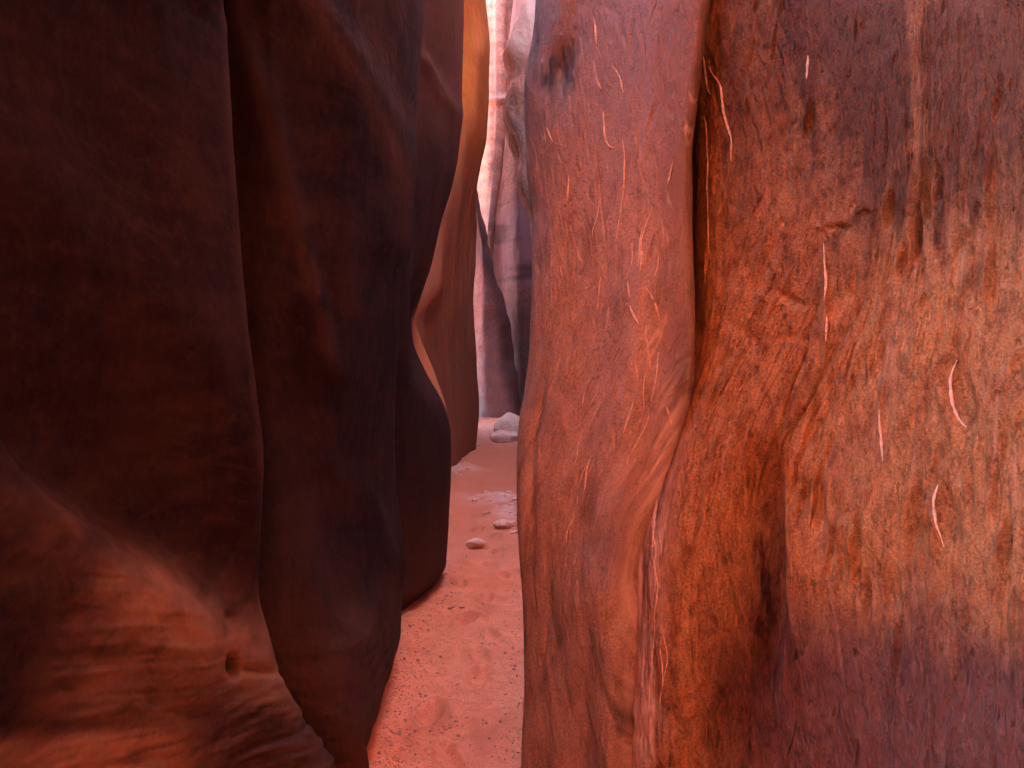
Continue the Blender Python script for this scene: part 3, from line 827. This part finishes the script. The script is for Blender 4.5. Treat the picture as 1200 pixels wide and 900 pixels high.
def floor_z(x, y):
    P = np.stack([x, y, np.zeros_like(x)], -1)
    z = 0.05 * fbm(P, 0.35, 3, 701) + 0.02 * fbm(P, (2.2, 1.3, 1), 4, 703) + 0.005 * fbm(P, (9, 9, 1), 3, 709)
    near = (y > 2.5) & (y < 24)
    z += near * 0.06 * np.exp(-((x + 0.85) / 0.22) ** 2) * sst(5.0, 6.5, y)
    # low rubble bars across the path
    for yy, xx, h, wx, wy in ((14.8, -0.9, 0.10, 0.5, 0.5), (11.2, -0.2, 0.10, 0.45, 0.45), (10.0, -0.05, 0.08, 0.3, 0.5), (7.0, -0.62, 0.04, 0.14, 0.5), (6.4, -0.6, 0.03, 0.12, 0.3)):
        z += h * np.exp(-((x - xx) / wx) ** 2 - ((y - yy) / wy) ** 2) * (1 + 0.5 * perlin(x * 9, y * 7, x * 0, 711))
    xl = np.interp(y, [3.3, 3.6, 5.2, 5.6, 6.2, 7.0, 9.0], [-0.60, -0.60, -0.72, -0.55, -0.5, -0.62, -1.3])
    xr = np.interp(y, [2.9, 3.6, 4.6], [0.03, 0.16, 0.5])
    rag = 1 + 0.8 * perlin(x * 7, y * 5, x * 0, 717)
    z += 0.03 * rag * np.exp(-(np.maximum(x - xl, 0) / 0.09) ** 2) * (y > 3.2) * (y < 9) + 0.04 * rag * np.exp(-(np.maximum(xr - x, 0) / 0.06) ** 2) * (y > 2.9) * (y < 4.6)
    for fx, fy, fa in FEET:
        c, sn = math.cos(fa), math.sin(fa)
        u = (x - fx) * c + (y - fy) * sn; v = -(x - fx) * sn + (y - fy) * c
        q = np.sqrt((u / 0.055) ** 2 + (v / 0.14) ** 2)
        z += -0.032 * np.exp(-q ** 4) + 0.014 * np.exp(-((q - 1.35) / 0.3) ** 2)
    z += 0.5 * sst(22, 32, y) * sst(-60, -6, -np.abs(y - 30))
    return z


def spaced(dense0, dense1, step, lo, hi, g=1.25):
    a = list(np.arange(dense0, dense1, step))
    s = step; v = a[-1]
    while v < hi:
        s *= g; v = v + s; a.append(v)
    s = step; v = a[0]; b = []
    while v > lo:
        s *= g; v = v - s; b.append(v)
    return np.array(b[::-1] + a)


xs = spaced(-1.5, 0.5, 0.012, -150, 150)
ys = np.concatenate([spaced(3.2, 9.0, 0.014, -150, 9.0, 1.3)[:-1], spaced(9.05, 34, 0.05, 9.0, 200, 1.3)])
ys = np.unique(np.round(ys, 4))
gx, gy = np.meshgrid(xs, ys)
gz = floor_z(gx, gy)
nx, ny = len(xs), len(ys)
idx = np.arange(nx * ny).reshape(ny, nx)
f4 = np.stack([idx[:-1, :-1], idx[:-1, 1:], idx[1:, 1:], idx[1:, :-1]], -1).reshape(-1, 4)
FV = np.stack([gx, gy, gz], -1)
P0 = np.stack([gx, gy, gx * 0], -1)
nn = fbm(P0, (4, 4, 1), 4, 731)
pale = sum(np.exp(-((gx - xx) / wx) ** 2 - ((gy - yy) / wy) ** 2) for yy, xx, wx, wy in ((14.8, -0.95, 0.4, 0.6), (11.2, -0.2, 0.45, 0.5), (9.8, 0.0, 0.25, 0.5), (25, -0.5, 1.5, 3.0), (6.9, -0.62, 0.10, 0.6)))
pale = np.clip(pale * (0.45 + 0.9 * nn), 0, 0.6)
dark = 0.35 * sst(0.15, 0.5, fbm(P0, (12, 12, 1), 4, 741)) * np.exp(-((gx + 0.5) / 0.12) ** 2) * (gy < 5)
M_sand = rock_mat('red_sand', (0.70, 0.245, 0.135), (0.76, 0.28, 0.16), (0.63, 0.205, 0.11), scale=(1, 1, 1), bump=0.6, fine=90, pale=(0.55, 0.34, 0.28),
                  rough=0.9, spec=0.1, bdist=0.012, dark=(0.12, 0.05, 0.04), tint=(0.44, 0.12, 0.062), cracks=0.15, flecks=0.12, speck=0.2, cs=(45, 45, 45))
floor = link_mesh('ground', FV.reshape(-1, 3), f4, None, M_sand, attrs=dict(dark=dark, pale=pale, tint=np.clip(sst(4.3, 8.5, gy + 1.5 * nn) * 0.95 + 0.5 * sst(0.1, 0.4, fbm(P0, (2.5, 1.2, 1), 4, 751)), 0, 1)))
tag(floor, kind='structure')


def ground_at(x, y):
    return float(floor_z(np.array([x], float), np.array([y], float))[0])


# ------------------------------------------------------------------ boulders and stones
def stone_mesh(name, size, seed, sub=4, mat=None, rough=0.14):
    import bmesh
    bm = bmesh.new()
    bmesh.ops.create_icosphere(bm, subdivisions=sub, radius=1.0)
    V = np.array([v.co[:] for v in bm.verts])
    r = np.random.default_rng(seed)
    for _ in range(9):                                     # flat broken faces
        n = r.normal(size=3); n /= np.linalg.norm(n)
        h = r.uniform(0.62, 0.9)
        s = V @ n
        V = V - n * (np.maximum(s - h, 0) * 0.85)[:, None]
    d = V / np.linalg.norm(V, axis=1, keepdims=True)
    V = V + d * (rough * fbm(V, 1.6, 3, seed) + 0.05 * fbm(V, 5, 3, seed + 5))[:, None]
    V = V * np.array(size) / 2
    f3 = np.array([[v.index for v in f.verts] for f in bm.faces])
    bm.free()
    z = np.zeros(len(V))
    return V, f3, dict(dark=z, pale=z, tint=z)


def stone(name, px, py, Y, size, seed, label, cat='stone', rot=0.0, sink=0.25, group=None, sub=4):
    x = (px - CX) / F * Y
    V, f3, at = stone_mesh(name, size, seed, sub)
    o = link_mesh(name, V, [], f3, M_stone if cat == 'boulder' else M_dusty, attrs=at)
    o.location = (x, Y, ground_at(x, Y) + size[2] * (0.43 - sink))
    o.rotation_euler = (0, 0, rot)
    return tag(o, label, cat, group)


def depth(py):
    return EYE * F / (py - CY)


stone('boulder', 591, 505, 22.6, (0.80, 0.8, 0.56), 24, 'pale pinkish boulder lying in front of another where the path bends', 'boulder', 0.3)
stone('boulder', 597, 495, 24.2, (0.98, 0.9, 1.0), 36, 'greyer boulder half hidden behind the pale front boulder', 'boulder', 1.0)
stone('stone', 558, 641, depth(641), (0.21, 0.16, 0.13), 5, 'lone rounded stone lying in the middle of the red sand path')
stone('stone', 588, 620, depth(620), (0.22, 0.17, 0.15), 8, 'blocky pale stone beside the foot of the pinkish buttress', rot=0.5)
stone('stone', 600, 617, depth(617), (0.12, 0.1, 0.09), 9, 'small stone wedged between the blocky stone and the buttress')
sp = [(598, 606), (594, 612), (604, 608), (583, 600), (600, 598), (590, 588), (575, 590), (565, 588), (556, 590), (604, 590), (584, 582), (570, 583), (596, 581),
      (600, 625), (604, 624), (571, 606), (545, 545), (538, 552), (534, 560), (548, 556), (541, 562), (553, 548), (585, 570), (560, 520), (570, 515), (577, 511)]
gr = 'small stones scattered across the path'
r_ = random.Random(4)
for i, (x, y) in enumerate(sp):
    Y = depth(y) if y > 530 else depth(y) * 0.93
    s = r_.uniform(0.03, 0.085) * (1.5 if y < 530 else 1.0)
    stone('stone', x, y, Y, (s * 1.3, s, s * 0.7), 100 + i, 'small pale stone scattered with others across the path short of the boulders', 'stone', r_.uniform(0, 3), 0.3, gr, 3)
gp = 'pebbles scattered on the near path'
for i in range(46):
    if i < 24:
        y = r_.uniform(650, 720); x = 517 + (r_.random() ** 1.6) * 26
    elif i < 34:
        x, y = r_.gauss(522, 14), r_.gauss(853, 10)
    else:
        x, y = r_.uniform(485, 605), r_.uniform(690, 890)
    Y = depth(y); s = r_.uniform(0.010, 0.024) * (1.6 if i < 24 else 0.8)
    stone('pebble', x, y, Y, (s * 1.4, s, s * 0.7), 200 + i, 'tiny pale pebble lying on the red sand of the path', 'pebble', r_.uniform(0, 3), 0.2, gp, 2)

gv, gf = [], []
ico = np.array([(0, 0, 1), (0.9, 0, 0.1), (0.1, 0.8, 0), (-0.9, 0.1, 0.15), (0, -0.85, 0.05), (0, 0, -0.6)])
icf = [(0, 1, 2), (0, 2, 3), (0, 3, 4), (0, 4, 1), (5, 2, 1), (5, 3, 2), (5, 4, 3), (5, 1, 4)]
rg = np.random.default_rng(77)
NG = 2200
gyv = 3.35 + 6.5 * rg.random(NG) ** 1.5
xl_ = np.interp(gyv, [3.3, 3.6, 5.2, 5.6, 6.2, 7.0, 9.9], [-0.58, -0.58, -0.70, -0.53, -0.48, -0.6, -1.0])
cl = rg.random(NG)
gxv = np.where(cl < 0.6, xl_ + np.abs(rg.normal(0, 0.13, NG)), np.where(cl < 0.8, rg.uniform(-0.7, 0.3, NG), 0.07 - np.abs(rg.normal(0, 0.07, NG))))
gzv = floor_z(gxv, gyv)
gs = rg.uniform(0.002, 0.006, NG) * np.where(rg.random(NG) < 0.06, 2.0, 1.0)
for i in range(NG):
    v = ico * gs[i] * rg.uniform(0.7, 1.3, 3)
    gv.append(v + np.array([gxv[i], gyv[i], gzv[i] + 0.2 * gs[i]])); gf.append(np.array(icf) + 6 * i)
gv = np.concatenate(gv); gf = np.concatenate(gf)
zz = np.zeros(len(gv)); dk_ = np.repeat(rg.random(NG) < 0.1, 6) * 0.5
grav = link_mesh('gravel', gv, [], gf, M_dusty, attrs=dict(dark=dk_, pale=zz, tint=zz), smooth=False)
tag(grav, 'fine grit and chips of rock strewn along the edges of the red sand path', 'gravel', None, 'stuff')

# ------------------------------------------------------------------ light
SUN_EL, SUN_AZ = 58.0, None
sd = np.array([0.46, -0.12, 0.85]); sd /= np.linalg.norm(sd)      # direction towards the sun
el = math.asin(sd[2]); az = math.atan2(sd[0], sd[1])               # azimuth from +Y, clockwise
world = bpy.data.worlds.new('World'); scene.world = world; world.use_nodes = True
nt = world.node_tree
sky = nt.nodes.new('ShaderNodeTexSky'); sky.sky_type = 'NISHITA'; sky.sun_disc = False
sky.sun_elevation = el; sky.sun_rotation = az
bg = nt.nodes['Background']; bg.inputs['Strength'].default_value = 0.05
nt.links.new(sky.outputs[0], bg.inputs['Color'])
sl = bpy.data.lights.new('sun', 'SUN'); sl.energy = 5.0; sl.angle = math.radians(0.5); sl.color = (1.0, 0.95, 0.87)
so = bpy.data.objects.new('sun', sl); COL.objects.link(so)
from mathutils import Vector
so.rotation_euler = Vector(-sd).to_track_quat('-Z', 'Y').to_euler()
so.location = (-6, -4, 30)

# ------------------------------------------------------------------ camera and render
cam = bpy.data.cameras.new('camera'); co = bpy.data.objects.new('camera', cam); COL.objects.link(co)
co.location = (0, 0, EYE); co.rotation_euler = (math.radians(90), 0, 0)
cam.sensor_fit = 'HORIZONTAL'; cam.sensor_width = 36.0; cam.lens = F / 1200 * 36.0
cam.clip_start = 0.05; cam.clip_end = 1000
scene.camera = co
scene.render.engine = 'CYCLES'
cy = scene.cycles
cy.max_bounces = 10; cy.diffuse_bounces = 8; cy.glossy_bounces = 3
cy.use_denoising = True
cy.denoiser = 'OPENIMAGEDENOISE'; cy.denoising_input_passes = 'RGB_ALBEDO_NORMAL'; cy.denoising_prefilter = 'NONE'
cy.sample_clamp_indirect = 8.0
vs = scene.view_settings
vs.view_transform = 'Standard'; vs.look = 'None'; vs.exposure = 5.85; vs.gamma = 1.0; vs.use_curve_mapping = False
